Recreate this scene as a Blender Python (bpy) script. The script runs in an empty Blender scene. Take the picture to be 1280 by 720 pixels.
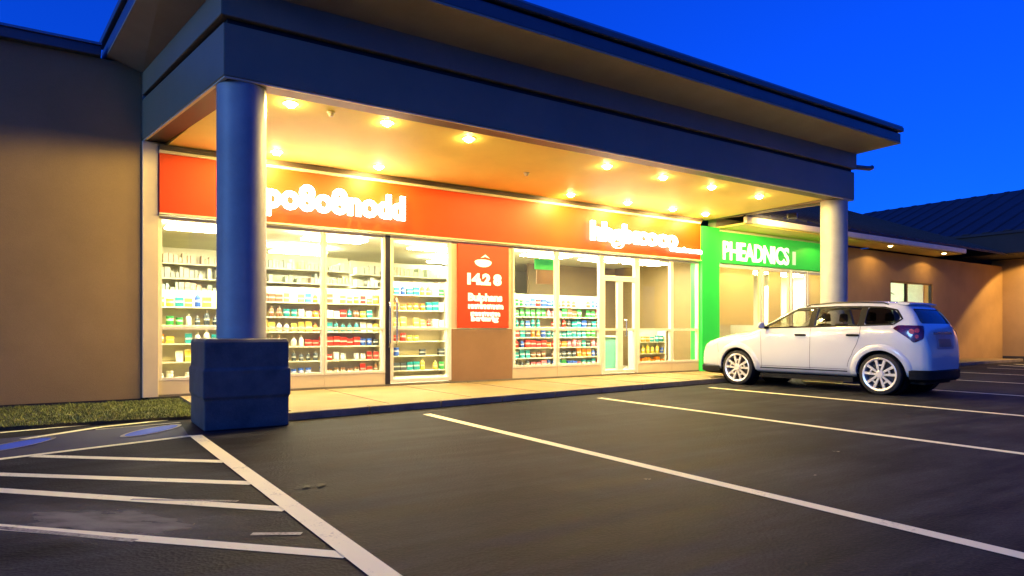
import bpy, bmesh, math, random
from mathutils import Vector, Matrix
from mathutils.bvhtree import BVHTree

R = math.radians
PI = math.pi
random.seed(11)
scene = bpy.context.scene
col = scene.collection

# ------------------------------------------------------------------ render
scene.render.engine = 'CYCLES'
scene.view_settings.view_transform = 'Standard'
scene.view_settings.look = 'None'
scene.view_settings.exposure = 0
scene.cycles.use_denoising = True
scene.cycles.max_bounces = 9
scene.cycles.transparent_max_bounces = 16
scene.cycles.caustics_reflective = False
scene.cycles.caustics_refractive = False
scene.cycles.sample_clamp_indirect = 5

# ------------------------------------------------------------------ materials
def nodes_of(m):
    m.use_nodes = True
    nt = m.node_tree
    return nt, nt.nodes, nt.links

def mat(name, c, rough=0.6, var=0.12, scale=3.0, fine=0.0, bump=0.0, bscale=60, metal=0.0, spec=0.5, coat=0.0, c2=None, tint=None):
    """procedural surface: two octaves of world-space noise vary the base colour, optional bump"""
    m = bpy.data.materials.new(name)
    nt, N, L = nodes_of(m)
    b = N['Principled BSDF']
    b.inputs['Roughness'].default_value = rough
    b.inputs['Metallic'].default_value = metal
    b.inputs['Specular IOR Level'].default_value = spec
    b.inputs['Coat Weight'].default_value = coat
    b.inputs['Coat Roughness'].default_value = 0.06
    g = N.new('ShaderNodeTexCoord')
    n = N.new('ShaderNodeTexNoise'); n.inputs['Scale'].default_value = scale
    n.inputs['Detail'].default_value = 6; n.inputs['Roughness'].default_value = 0.62
    L.new(g.outputs['Object'], n.inputs['Vector'])
    r = N.new('ShaderNodeValToRGB')
    lo = [max(0, v*(1-var)) for v in c]; hi = [min(1, v*(1+var)) for v in c]
    if c2: hi = list(c2); lo = list(c)
    r.color_ramp.elements[0].position = 0.32; r.color_ramp.elements[1].position = 0.70
    r.color_ramp.elements[0].color = (*lo, 1); r.color_ramp.elements[1].color = (*hi, 1)
    L.new(n.outputs['Fac'], r.inputs['Fac'])
    out = r.outputs['Color']
    n2 = None
    if fine > 0 or bump > 0:
        n2 = N.new('ShaderNodeTexNoise'); n2.inputs['Scale'].default_value = bscale
        n2.inputs['Detail'].default_value = 4
        L.new(g.outputs['Object'], n2.inputs['Vector'])
    if fine > 0:
        mx = N.new('ShaderNodeMix'); mx.data_type = 'RGBA'; mx.blend_type = 'OVERLAY'
        mx.inputs['Factor'].default_value = fine
        L.new(out, mx.inputs['A']); L.new(n2.outputs['Fac'], mx.inputs['B'])
        out = mx.outputs['Result']
    L.new(out, b.inputs['Base Color'])
    if bump > 0:
        bp = N.new('ShaderNodeBump'); bp.inputs['Strength'].default_value = bump; bp.inputs['Distance'].default_value = 0.02
        L.new(n2.outputs['Fac'], bp.inputs['Height']); L.new(bp.outputs['Normal'], b.inputs['Normal'])
    return m

def emis(name, c, s, base=None):
    m = bpy.data.materials.new(name)
    nt, N, L = nodes_of(m)
    b = N['Principled BSDF']
    b.inputs['Base Color'].default_value = (*(base or c), 1)
    b.inputs['Roughness'].default_value = 0.5
    b.inputs['Emission Color'].default_value = (*c, 1)
    b.inputs['Emission Strength'].default_value = s
    n = N.new('ShaderNodeTexNoise'); n.inputs['Scale'].default_value = 9
    mr = N.new('ShaderNodeMapRange'); mr.inputs['To Min'].default_value = s*0.9; mr.inputs['To Max'].default_value = s*1.1
    L.new(n.outputs['Fac'], mr.inputs['Value']); L.new(mr.outputs['Result'], b.inputs['Emission Strength'])
    return m

def glass(name, tint=(0.97, 0.98, 0.96), ior=1.35, rough=0.0):
    m = bpy.data.materials.new(name)
    nt, N, L = nodes_of(m)
    N.remove(N['Principled BSDF'])
    o = N['Material Output']
    t = N.new('ShaderNodeBsdfTransparent'); t.inputs['Color'].default_value = (*tint, 1)
    g = N.new('ShaderNodeBsdfGlossy'); g.inputs['Roughness'].default_value = rough
    lw = N.new('ShaderNodeLayerWeight'); lw.inputs['Blend'].default_value = .5
    pw = N.new('ShaderNodeMath'); pw.operation = 'POWER'; pw.inputs[1].default_value = 5
    f = N.new('ShaderNodeMath'); f.operation = 'MULTIPLY_ADD'; r0 = ((ior-1)/(ior+1))**2; f.inputs[1].default_value = 1-r0; f.inputs[2].default_value = r0
    L.new(lw.outputs['Facing'], pw.inputs[0]); L.new(pw.outputs['Value'], f.inputs[0])
    x = N.new('ShaderNodeMixShader')
    L.new(f.outputs['Value'], x.inputs['Fac']); L.new(t.outputs['BSDF'], x.inputs[1]); L.new(g.outputs['BSDF'], x.inputs[2])
    L.new(x.outputs['Shader'], o.inputs['Surface'])
    return m

def asphalt_mat():
    m = bpy.data.materials.new('asphalt')
    nt, N, L = nodes_of(m)
    b = N['Principled BSDF']
    tc = N.new('ShaderNodeTexCoord')
    def noise(s, d=5, rough=.6, vec=None):
        n = N.new('ShaderNodeTexNoise'); n.inputs['Scale'].default_value = s; n.inputs['Detail'].default_value = d
        n.inputs['Roughness'].default_value = rough
        L.new(vec or tc.outputs['Object'], n.inputs['Vector']); return n
    big = noise(0.45, 6, .65)
    mp = N.new('ShaderNodeMapping'); mp.inputs['Scale'].default_value = (0.35, 2.6, 1); mp.inputs['Rotation'].default_value = (0, 0, R(-12))
    L.new(tc.outputs['Object'], mp.inputs['Vector'])
    streak = noise(1.2, 6, .7, mp.outputs['Vector'])
    grit = noise(55, 5, .85)
    vor = N.new('ShaderNodeTexVoronoi'); vor.inputs['Scale'].default_value = 48
    L.new(tc.outputs['Object'], vor.inputs['Vector'])
    r1 = N.new('ShaderNodeValToRGB')
    r1.color_ramp.elements[0].position = .3; r1.color_ramp.elements[0].color = (.012, .0137, .0175, 1)
    r1.color_ramp.elements[1].position = .72; r1.color_ramp.elements[1].color = (.037, .039, .044, 1)
    L.new(big.outputs['Fac'], r1.inputs['Fac'])
    r2 = N.new('ShaderNodeValToRGB')
    r2.color_ramp.elements[0].position = .35; r2.color_ramp.elements[0].color = (.42, .42, .44, 1)
    r2.color_ramp.elements[1].position = .7; r2.color_ramp.elements[1].color = (1.75, 1.72, 1.66, 1)
    L.new(streak.outputs['Fac'], r2.inputs['Fac'])
    x1 = N.new('ShaderNodeMix'); x1.data_type = 'RGBA'; x1.blend_type = 'MULTIPLY'; x1.inputs['Factor'].default_value = 1
    L.new(r1.outputs['Color'], x1.inputs['A']); L.new(r2.outputs['Color'], x1.inputs['B'])
    r3 = N.new('ShaderNodeValToRGB')
    r3.color_ramp.elements[0].position = .25; r3.color_ramp.elements[0].color = (.35, .35, .35, 1)
    r3.color_ramp.elements[1].position = .75; r3.color_ramp.elements[1].color = (1.8, 1.8, 1.8, 1)
    L.new(grit.outputs['Fac'], r3.inputs['Fac'])
    x2 = N.new('ShaderNodeMix'); x2.data_type = 'RGBA'; x2.blend_type = 'MULTIPLY'; x2.inputs['Factor'].default_value = 1
    L.new(x1.outputs['Result'], x2.inputs['A']); L.new(r3.outputs['Color'], x2.inputs['B'])
    L.new(x2.outputs['Result'], b.inputs['Base Color'])
    rr = N.new('ShaderNodeMapRange'); rr.inputs['To Min'].default_value = .5; rr.inputs['To Max'].default_value = .85
    L.new(streak.outputs['Fac'], rr.inputs['Value']); L.new(rr.outputs['Result'], b.inputs['Roughness'])
    b.inputs['Specular IOR Level'].default_value = .035
    bp = N.new('ShaderNodeBump'); bp.inputs['Strength'].default_value = .35; bp.inputs['Distance'].default_value = .008
    L.new(vor.outputs['Distance'], bp.inputs['Height']); L.new(bp.outputs['Normal'], b.inputs['Normal'])
    return m

def worn_paint(name, c, wear=.5, under=(.022, .021, .021)):
    m = bpy.data.materials.new(name)
    nt, N, L = nodes_of(m)
    b = N['Principled BSDF']; b.inputs['Roughness'].default_value = .7
    tc = N.new('ShaderNodeTexCoord')
    a = N.new('ShaderNodeTexNoise'); a.inputs['Scale'].default_value = 2.2; a.inputs['Detail'].default_value = 9; a.inputs['Roughness'].default_value = .72
    f = N.new('ShaderNodeTexNoise'); f.inputs['Scale'].default_value = 60; f.inputs['Detail'].default_value = 4
    L.new(tc.outputs['Object'], a.inputs['Vector']); L.new(tc.outputs['Object'], f.inputs['Vector'])
    s = N.new('ShaderNodeMath'); s.operation = 'MULTIPLY_ADD'; s.inputs[1].default_value = .45
    L.new(f.outputs['Fac'], s.inputs[0]); L.new(a.outputs['Fac'], s.inputs[2])
    r = N.new('ShaderNodeValToRGB')
    p = .50 + wear*.25
    r.color_ramp.elements[0].position = p-.12; r.color_ramp.elements[0].color = (*under, 1)
    r.color_ramp.elements[1].position = p+.10; r.color_ramp.elements[1].color = (*c, 1)
    L.new(s.outputs['Value'], r.inputs['Fac']); L.new(r.outputs['Color'], b.inputs['Base Color'])
    return m

M = {}
M['asphalt'] = asphalt_mat()
M['line'] = worn_paint('line_paint', (.86, .82, .50), .16)
M['line_old'] = worn_paint('line_paint_faded', (.36, .34, .27), .75)
M['blue_paint'] = worn_paint('blue_paint', (.01, .09, .55), .1)
M['navy_paint'] = worn_paint('navy_paint', (.004, .010, .055), .35)
M['pavement'] = mat('pavement', (.225, .165, .065), .8, .18, 1.3, .35, .25, 80)
M['kerb'] = mat('kerb', (.2, .175, .12), .85, .25, 3, .3, .3, 70)
M['soil'] = mat('soil', (.05, .045, .02), .95, .3, 5, .3, .4, 30)
M['grass'] = mat('grass', (.16, .19, .03), .7, .5, 2.5)
M['tan'] = mat('tan_render', (.27, .185, .078), .85, .10, 1.1, .18, .22, 130)
M['ochre'] = mat('ochre_render', (.35, .225, .09), .85, .12, .9, .18, .2, 120)
M['dark_base'] = mat('dark_base', (.03, .028, .028), .8)
M['beam'] = mat('beam_paint', (.20, .165, .10), .45, .10, .8, .10, .08, 140)
M['band'] = mat('band_paint', (.21, .17, .11), .5, .10, .8, .10, .08, 140)
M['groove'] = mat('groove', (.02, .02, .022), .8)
M['soffit'] = mat('eave_soffit', (.30, .25, .19), .7, .12, 1.2, .1, .1, 90)
M['fascia'] = mat('roof_fascia', (.07, .08, .10), .4, .15, 2)
M['flash'] = mat('roof_flashing', (.22, .24, .28), .3, .12, 2, metal=.6)
M['plinth'] = mat('plinth_paint', (.09, .09, .08), .6, .30, 3.5, .3, .15, 90)
M['column'] = mat('column_paint', (.30, .31, .30), .5, .12, 2.2, .15, .06, 140)
M['ceiling'] = mat('canopy_ceiling', (.92, .73, .17), .6, .07, .8, .08, .08, 90)
M['trim'] = mat('cream_trim', (.62, .53, .34), .5, .06, 2)
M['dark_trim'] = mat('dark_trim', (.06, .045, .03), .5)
M['frame'] = mat('cream_frame', (.74, .70, .58), .4, .05, 4)
M['steel'] = mat('steel', (.55, .55, .54), .25, .05, 6, metal=1)
M['dark_metal'] = mat('dark_metal', (.05, .05, .055), .35, .1, 6, metal=.7)
M['sign_red'] = mat('sign_red', (.52, .042, .002), .5, .10, .5, spec=.25)
M['poster'] = mat('poster_orange', (.58, .055, .004), .45, .08, 1.0)
M['brown'] = mat('brown_panel', (.26, .15, .07), .6, .12, 1.2, .1)
M['green'] = emis('green_sign', (.01, .52, .05), .42, (.02, .45, .05))
M['letters'] = emis('lit_letters', (1, .93, .80), 11.0)
M['white_letters'] = emis('white_letters', (.95, .97, .90), .8)
M['print'] = emis('poster_print_glow', (1, .92, .78), .55, (.9, .88, .8))  # print is no lamp; a glow is put into its colour
M['glass'] = glass('shop_glass')
M['room'] = mat('room_wall', (.82, .78, .56), .8, .06, 1)
M['roomfloor'] = mat('room_floor', (.74, .70, .56), .45, .1, 2)
M['roombrown'] = mat('partition_brown', (.17, .115, .045), .7, .12, 1)
M['panel_light'] = emis('panel_light', (1, .94, .68), 105)
M['shelf'] = mat('shelf_white', (.78, .74, .54), .5, .05, 3)
M['lens'] = emis('downlight_lens', (1, .72, .28), 260)
M['lens_small'] = emis('added_lamp_lens', (1, .70, .30), 40)
M['lens_off'] = mat('unlit_lens', (.8, .7, .5), .3)
M['roof_metal'] = mat('roof_tiles', (.014, .017, .028), .75, .25, 1.5, .2, .2, 40)
M['gutter'] = mat('cream_gutter', (.80, .72, .50), .5, .12, 2)
M['blind'] = mat('blind_cream', (.82, .68, .42), .8, .06, 1)
def translucent(m, k=.6):
    nt, N, L = nodes_of(m); b = N['Principled BSDF']; o = N['Material Output']
    t = N.new('ShaderNodeBsdfTranslucent'); t.inputs['Color'].default_value = (.9, .78, .50, 1)
    x = N.new('ShaderNodeMixShader'); x.inputs['Fac'].default_value = k
    L.new(b.outputs['BSDF'], x.inputs[1]); L.new(t.outputs['BSDF'], x.inputs[2]); L.new(x.outputs['Shader'], o.inputs['Surface'])
translucent(M['blind'])
M['plant'] = mat('plant_leaf', (.05, .09, .03), .6, .4, 9)

# ------------------------------------------------------------------ helpers
def tag(o, label=None, cat=None, group=None, kind=None):
    if label: o['label'] = label
    if cat: o['category'] = cat
    if group: o['group'] = group
    if kind: o['kind'] = kind
    return o

def thing(name, loc, label, cat, group=None, rz=0):
    o = bpy.data.objects.new(name, None); col.objects.link(o)
    o.location = loc; o.rotation_euler = (0, 0, rz); o.empty_display_size = .2
    return tag(o, label, cat, group)

def origin_of(o):
    v = Vector((0, 0, 0))
    while o is not None:
        v += Vector(o.location); o = o.parent
    return v

class MB:
    def __init__(s): s.bm = bmesh.new()
    def box(s, x0, x1, y0, y1, z0, z1):
        return s.prism([(x0, y0), (x1, y0), (x1, y1), (x0, y1)], z0, z1)
    def prism(s, poly, z0, z1):
        """vertical extrusion of a plan polygon (ccw); z0/z1 may be lists per corner"""
        n = len(poly)
        za = z0 if isinstance(z0, (list, tuple)) else [z0]*n
        zb = z1 if isinstance(z1, (list, tuple)) else [z1]*n
        lo = [s.bm.verts.new((p[0], p[1], za[i])) for i, p in enumerate(poly)]
        hi = [s.bm.verts.new((p[0], p[1], zb[i])) for i, p in enumerate(poly)]
        s.bm.faces.new(lo[::-1]); s.bm.faces.new(hi)
        for i in range(n):
            j = (i+1) % n
            s.bm.faces.new((lo[i], lo[j], hi[j], hi[i]))
        return s
    def solid(s, a, b):
        """two matching loops of 3-D points joined to a closed solid"""
        n = len(a)
        lo = [s.bm.verts.new(p) for p in a]; hi = [s.bm.verts.new(p) for p in b]
        s.bm.faces.new(lo[::-1]); s.bm.faces.new(hi)
        for i in range(n):
            j = (i+1) % n
            s.bm.faces.new((lo[i], lo[j], hi[j], hi[i]))
        return s
    def face(s, pts):
        s.bm.faces.new([s.bm.verts.new(p) for p in pts]); return s
    def tube(s, pts, r, n=10, caps=True):
        pts = [Vector(p) for p in pts]
        rr = r if isinstance(r, (list, tuple)) else [r]*len(pts)
        rings = []
        for i, p in enumerate(pts):
            d = (pts[min(i+1, len(pts)-1)] - pts[max(i-1, 0)]).normalized()
            up = Vector((0, 0, 1)) if abs(d.z) < .9 else Vector((1, 0, 0))
            a = d.cross(up).normalized(); b = d.cross(a).normalized()
            rings.append([s.bm.verts.new(p + a*(rr[i]*math.cos(2*PI*k/n)) + b*(rr[i]*math.sin(2*PI*k/n))) for k in range(n)])
        for A, B in zip(rings, rings[1:]):
            for k in range(n):
                s.bm.faces.new((A[k], A[(k+1) % n], B[(k+1) % n], B[k]))
        if caps:
            s.bm.faces.new(rings[0][::-1]); s.bm.faces.new(rings[-1])
        return s
    def lathe(s, prof, c=(0, 0, 0), axis='z', n=24):
        """profile of (radius, height) turned round an axis"""
        c = Vector(c)
        def P(r, h, t):
            a, b = r*math.cos(t), r*math.sin(t)
            return c + (Vector((a, b, h)) if axis == 'z' else Vector((h, a, b)) if axis == 'x' else Vector((a, h, b)))
        rings = []
        for r, h in prof:
            if r < 1e-6: rings.append([s.bm.verts.new(P(0, h, 0))])
            else: rings.append([s.bm.verts.new(P(r, h, 2*PI*k/n)) for k in range(n)])
        for A, B in zip(rings, rings[1:]):
            if len(A) == 1 and len(B) == 1: continue
            for k in range(n):
                j = (k+1) % n
                if len(A) == 1: s.bm.faces.new((A[0], B[j], B[k]))
                elif len(B) == 1: s.bm.faces.new((A[k], A[j], B[0]))
                else: s.bm.faces.new((A[k], A[j], B[j], B[k]))
        return s
    def build(s, name, m, parent=None, smooth=False, bevel=0, local=False, recalc=True):
        if recalc: bmesh.ops.recalc_face_normals(s.bm, faces=s.bm.faces[:])
        if parent is not None and not local:
            off = origin_of(parent)
            for v in s.bm.verts: v.co -= off
        me = bpy.data.meshes.new(name); s.bm.to_mesh(me); s.bm.free()
        o = bpy.data.objects.new(name, me); col.objects.link(o)
        if m: me.materials.append(m)
        if parent is not None: o.parent = parent
        if smooth:
            for p in me.polygons: p.use_smooth = True
            if smooth != 'all':
                me.set_sharp_from_angle(angle=R(38))
        if bevel:
            b = o.modifiers.new('edge_round', 'BEVEL'); b.width = bevel; b.segments = 2; b.limit_method = 'ANGLE'
        return o

def dup(root, loc, label, name=None):
    r = root.copy(); col.objects.link(r); r.location = loc; r['label'] = label
    for ch in list(root.children):
        c = ch.copy(); col.objects.link(c); c.parent = r
        for g in list(ch.children):
            d = g.copy(); col.objects.link(d); d.parent = c
    return r

def text_mesh(body, size, extrude=.015, offset=0.0, bevel=0.0, spacing=1.0, res=3):
    cu = bpy.data.curves.new('lettering', 'FONT')
    cu.body = body; cu.size = size; cu.extrude = extrude; cu.offset = offset; cu.bevel_depth = bevel
    cu.bevel_resolution = 1; cu.space_character = spacing; cu.resolution_u = res
    ob = bpy.data.objects.new('lettering', cu); col.objects.link(ob)
    dg = bpy.context.evaluated_depsgraph_get()
    me = bpy.data.meshes.new_from_object(ob.evaluated_get(dg))
    bpy.data.objects.remove(ob); bpy.data.curves.remove(cu)
    return me

def text_on_wall(name, body, x0, x1, zb, h, y, m, parent, extrude=.02, offset=0, bevel=0, spacing=1.0, shear=0, res=3):
    """letters facing -Y: fitted between x0 and x1, baseline zb, capital height h"""
    me = text_mesh(body, 1.0, 0, 0, 0, spacing, res)
    xs = [v.co.x for v in me.vertices]; bpy.data.meshes.remove(me)
    size = h/.70
    w = (max(xs)-min(xs))*size
    sx = (x1-x0)/w
    me = text_mesh(body, size, extrude, offset, bevel, spacing, res)
    mn = min(v.co.x for v in me.vertices)
    off = origin_of(parent)
    for v in me.vertices:
        x, yy, z = v.co
        v.co = Vector((x0+(x-mn)*sx + shear*yy, y-z, zb+yy)) - off
    me.materials.clear(); me.materials.append(m)
    o = bpy.data.objects.new(name, me); col.objects.link(o); o.parent = parent
    return o

# ------------------------------------------------------------------ camera
cam = bpy.data.cameras.new('camera'); cam.sensor_width = 36; cam.lens = 835/1280*36
cam.shift_y = 55/1280; cam.clip_end = 2000; cam.clip_start = .05
co = bpy.data.objects.new('camera', cam); col.objects.link(co)
co.location = (0, 0, 1.15); co.rotation_euler = (R(90), 0, -math.atan2(.552, .834))
scene.camera = co

# ------------------------------------------------------------------ world + sun
SUN_EL, SUN_AZ = R(13), R(-96)        # azimuth measured from +Y towards +X
w = bpy.data.worlds.new('World'); scene.world = w; w.use_nodes = True
N, L = w.node_tree.nodes, w.node_tree.links
sky = N.new('ShaderNodeTexSky'); sky.sky_type = 'NISHITA'; sky.sun_disc = False
sky.sun_elevation = SUN_EL; sky.sun_rotation = SUN_AZ; sky.ozone_density = 6; sky.air_density = 1.4; sky.dust_density = .3
tw = N.new('ShaderNodeMix'); tw.data_type = 'RGBA'; tw.blend_type = 'MULTIPLY'; tw.inputs['Factor'].default_value = 1
tw.inputs['B'].default_value = (.03, .47, 3.0, 1)      # blue-hour light: most of the red has gone
gm = N.new('ShaderNodeGamma'); gm.inputs['Gamma'].default_value = .9
L.new(sky.outputs['Color'], gm.inputs['Color']); L.new(gm.outputs['Color'], tw.inputs['A'])
bg = N['Background']; bg.inputs['Strength'].default_value = .095
L.new(tw.outputs['Result'], bg.inputs['Color'])
sl = bpy.data.lights.new('sun', 'SUN'); sl.energy = 1.0; sl.angle = R(14); sl.color = (.30, .58, 1.0)
so = bpy.data.objects.new('sun', sl); col.objects.link(so)
dirn = Vector((math.sin(SUN_AZ)*math.cos(SUN_EL), math.cos(SUN_AZ)*math.cos(SUN_EL), math.sin(SUN_EL)))
so.rotation_euler = dirn.to_track_quat('Z', 'Y').to_euler(); so.location = (-20, -5, 20)

# ------------------------------------------------------------------ ground
g = MB().box(-160, 240, -160, 240, -.5, 0).build('asphalt_ground', M['asphalt']); tag(g, kind='structure')
FY = 12.15                                            # front plane of the shop
KERB = [(2.30, 8.74), (11.7, 9.92), (30.8, 10.65)]
def kerb_y(x):
    for (xa, ya), (xb, yb) in zip(KERB, KERB[1:]):
        if x <= xb: return ya+(yb-ya)*(x-xa)/(xb-xa)
    return KERB[-1][1]
pv = MB().prism([(1.50, 9.62), (2.46, 9.62), (2.46, 8.92), (11.7, 10.08), (30.8, 10.81), (30.8, FY-.02), (1.50, FY-.02)], .002, .10)
tag(pv.build('pavement', M['pavement']), kind='structure')
kb = MB()
ks = [2.30] + [2.30+1.2*k for k in range(1, 24)] + [30.8]
for a, b in zip(ks, ks[1:]):
    a2, b2 = a+.006, b-.006
    kb.prism([(a2, kerb_y(a2)), (b2, kerb_y(b2)), (b2, kerb_y(b2)+.155), (a2, kerb_y(a2)+.155)], .003, .112)
tag(kb.build('kerb_strip', M['kerb'], bevel=.012), kind='structure')
# joints of the pavement are cut as thin dark sheets
jt = MB()
for x in (3.9, 5.4, 6.9, 8.4, 9.9, 11.4, 12.9):
    jt.box(x, x+.012, kerb_y(x)+.17, FY-.03, .1, .104)
tag(jt.build('pavement_joints', M['dark_base']), kind='structure')
lawn = MB().prism([(-9, 10.05), (1.48, 9.66), (1.48, FY-.03), (-9, FY-.03)], .002, .05)
tag(lawn.build('lawn_ground', M['soil']), kind='structure')
gb = MB()
rg = random.Random(4)
for i in range(26000):
    x = 1.47 - 6.0*rg.random()**1.5; yl = 10.05-.39*(x+9)/10.48 - .03
    y = yl + (FY-.05-yl)*rg.random(); hgt = .015+.04*rg.random()*(.6+.4*math.sin(x*5+y*3)**2); a = rg.random()*PI; wd = .006+.006*rg.random()
    lx, ly = (rg.random()-.5)*.07, (rg.random()-.5)*.07
    dx, dy = math.cos(a)*wd, math.sin(a)*wd
    gb.face([(x-dx, y-dy, .045), (x+dx, y+dy, .045), (x+lx, y+ly, .045+hgt)])
tag(gb.build('grass', M['grass'], recalc=False), kind='stuff')

# painted lines
def strip(mb, p, q, wdt, z=.004):
    p, q = Vector(p), Vector(q); d = (q-p).normalized(); n = Vector((-d.y, d.x))*wdt/2
    n_ = max(1, int((q-p).length/1.0))
    mb.face([(*(p-n), z), (*(q-n), z), (*(q+n), z), (*(p+n), z)])
def line(p, q, wdt=.12, m='line', z=.004):
    mb = MB(); strip(mb, p, q, wdt, z)
    tag(mb.build('lane_marking', M[m], recalc=False), kind='structure')
line((4.16, 8.45), (4.02, -3.0)); line((7.68, 8.85), (7.32, -3.0)); line((11.02, 9.25), (10.7, -3.0), .13)
line((14.35, 9.3), (14.05, -3.0)); line((17.75, 9.4), (17.5, -3.0)); line((21.15, 9.4), (20.9, -3.0)); line((24.4, 9.4), (24.3, -3.0))
for k in range(4): line((25.9+k*1.3, 8.6), (26.9+k*1.3, 10.0), .14)
line((1.16, 8.10), (1.29, -1.0), .13, 'line', .008)
line((-1.6, 7.22), (1.13, 8.10), .10, 'line', .006)
H = [((-2.4, 8.59), (1.09, 6.36)), ((-2.4, 8.10-.0), (1.09, 5.36)), ((-2.4, 7.5), (1.12, 4.46)), ((-2.4, 6.78), (1.12, 3.36))]
H = [((-.28, 7.60), (1.15, 6.33)), ((-1.6, 7.78), (1.16, 5.31)), ((-2.2, 7.95), (1.17, 4.41)), ((-2.4, 7.10), (1.19, 3.33))]
for i, (p, q) in enumerate(H): line(p, q, .115 if i < 3 else .10)
line((-2.4, 7.22), (.30, 4.20), .05, 'line_old', .005)
line((.86, 3.98), (1.1, 3.83), .05, 'line_old'); line((.35, 5.25), (.95, 4.80), .04, 'line_old', .005)
# grey worn patch on the bay
def faded(m):
    nt, N, L = nodes_of(m); b = N['Principled BSDF']; o = N['Material Output']
    tc = N.new('ShaderNodeTexCoord'); gr = N.new('ShaderNodeTexGradient'); gr.gradient_type = 'SPHERICAL'
    L.new(tc.outputs['Object'], gr.inputs['Vector'])
    n = N.new('ShaderNodeTexNoise'); n.inputs['Scale'].default_value = 3.5; n.inputs['Detail'].default_value = 8; L.new(tc.outputs['Object'], n.inputs['Vector'])
    mu = N.new('ShaderNodeMath'); mu.operation = 'MULTIPLY'; L.new(gr.outputs['Fac'], mu.inputs[0]); L.new(n.outputs['Fac'], mu.inputs[1])
    mr = N.new('ShaderNodeMapRange'); mr.inputs['From Min'].default_value = .06; mr.inputs['From Max'].default_value = .42; L.new(mu.outputs['Value'], mr.inputs['Value'])
    t = N.new('ShaderNodeBsdfTransparent'); x = N.new('ShaderNodeMixShader')
    L.new(mr.outputs['Result'], x.inputs['Fac']); L.new(t.outputs['BSDF'], x.inputs[1]); L.new(b.outputs['BSDF'], x.inputs[2]); L.new(x.outputs['Shader'], o.inputs['Surface'])
    return m
wp = MB().face([(-1, -1, 0), (1, -1, 0), (1, 1, 0), (-1, 1, 0)])
wo = wp.build('worn_paving', faded(mat('worn_grey', (.10, .10, .10), .8, .3, 4, .3))); tag(wo, kind='structure')
wo.location = (.15, 4.75, .0032); wo.scale = (1.25, .52, 1); wo.rotation_euler = (0, 0, R(-44))
# the blue disabled bay in front of the lawn
bb = MB().face([(-3.0, 7.0, .004), (-1.5, 7.34, .004), (1.10, 8.18, .004), (1.14, 8.95, .004), (.7, 9.3, .004), (-.5, 9.05, .004), (-3.0, 8.5, .004)])
tag(bb.build('blue_bay_paving', M['navy_paint']), kind='structure')
def oval(cx, cy, a, b, rot, m, z, ring=False):
    mb = MB(); n = 28
    P = lambda s, t: (cx+s*(a*math.cos(t)*math.cos(rot)-b*math.sin(t)*math.sin(rot)), cy+s*(a*math.cos(t)*math.sin(rot)+b*math.sin(t)*math.cos(rot)), z)
    if ring:
        for k in range(n):
            t0, t1 = 2*PI*k/n, 2*PI*(k+1)/n
            mb.face([P(1, t0), P(1, t1), P(.86, t1), P(.86, t0)])
    else: mb.face([P(.93, 2*PI*k/n) for k in range(n)])
    tag(mb.build('blue_bay_marking', M[m], recalc=False), kind='structure')
for cx, cy, a, b, rot in ((-.44, 8.42, .50, .17, R(55)), (.80, 8.76, .52, .17, R(52))):
    oval(cx, cy, a, b, rot, 'blue_paint', .008); oval(cx, cy, a, b, rot, 'line_old', .012, True)
line((-.42, 8.82), (.30, 9.42), .10, 'line', .008); line((.30, 9.42), (1.05, 9.70), .09, 'line', .009)
line((-1.8, 9.25), (.42, 9.80), .08, 'line', .008); line((.25, 9.20), (1.16, 9.34), .06, 'line_old', .010)

# ------------------------------------------------------------------ left building with the tan wall
b1 = thing('tan_building', (-6, 17, 0), 'tan rendered building with a plain blank wall left of the shop', 'building')
MB().box(-16, .955, FY, 24, .09, 5.39).build('wall', M['tan'], b1)
MB().box(-16, .955, FY+.012, 23.9, 0, .09).build('wall_base', M['dark_base'], b1)
rf = MB().box(-16.1, .40, FY-.10, 24.1, 5.40, 5.55).build('roof', M['fascia'], b1, bevel=.01)
MB().box(-16.12, .41, FY-.13, 24.12, 5.553, 5.59).build('flashing', M['flash'], rf)

# ------------------------------------------------------------------ the shop
shop = thing('pharmacy_shop', (7.6, 15.5, 0), 'brightly lit shop with cream framed glass front under red sign band', 'shop')
sh = shop
MB().box(.96, 1.19, FY-.06, FY+.30, .10, 4.195).build('pilaster', M['trim'], sh, bevel=.008)
MB().box(.96, 20.55, FY+.31, 18.4, 4.30, 4.55).build('roof', M['fascia'], sh)
mbw = MB().box(1.192, 14.05, FY+.02, FY+.3, 3.06, 4.29)     # wall over the windows, behind the sign
mbw.box(.957, 15.0, FY+.015, FY+.30, 4.295, 5.38); mbw.box(.96, 1.10, FY+.31, 18.2, .1, 4.29); mbw.box(1.11, 14.19, 17.95, 18.2, .1, 4.29)
mbw.build('wall', M['room'], sh)
MB().box(1.11, 14.19, FY+.32, 17.94, .02, .12).build('shop_floor', M['roomfloor'], sh)
MB().box(1.11, 14.19, FY+.32, 17.94, 3.12, 3.18).build('shop_ceiling', M['room'], sh)
MB().box(14.2, 14.36, FY+.32, 18.2, .1, 4.29).build('partition', M['roombrown'], sh)
MB().box(10.9, 14.19, 15.6, 15.7, .121, 3.11).build('partition', M['roombrown'], sh)
RZ = .36                                                       # top of the stall riser
MB().box(1.192, 14.05, FY-.01, FY+.29, .101, .135).build('threshold', M['kerb'], sh)
FT = 3.03
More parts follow.
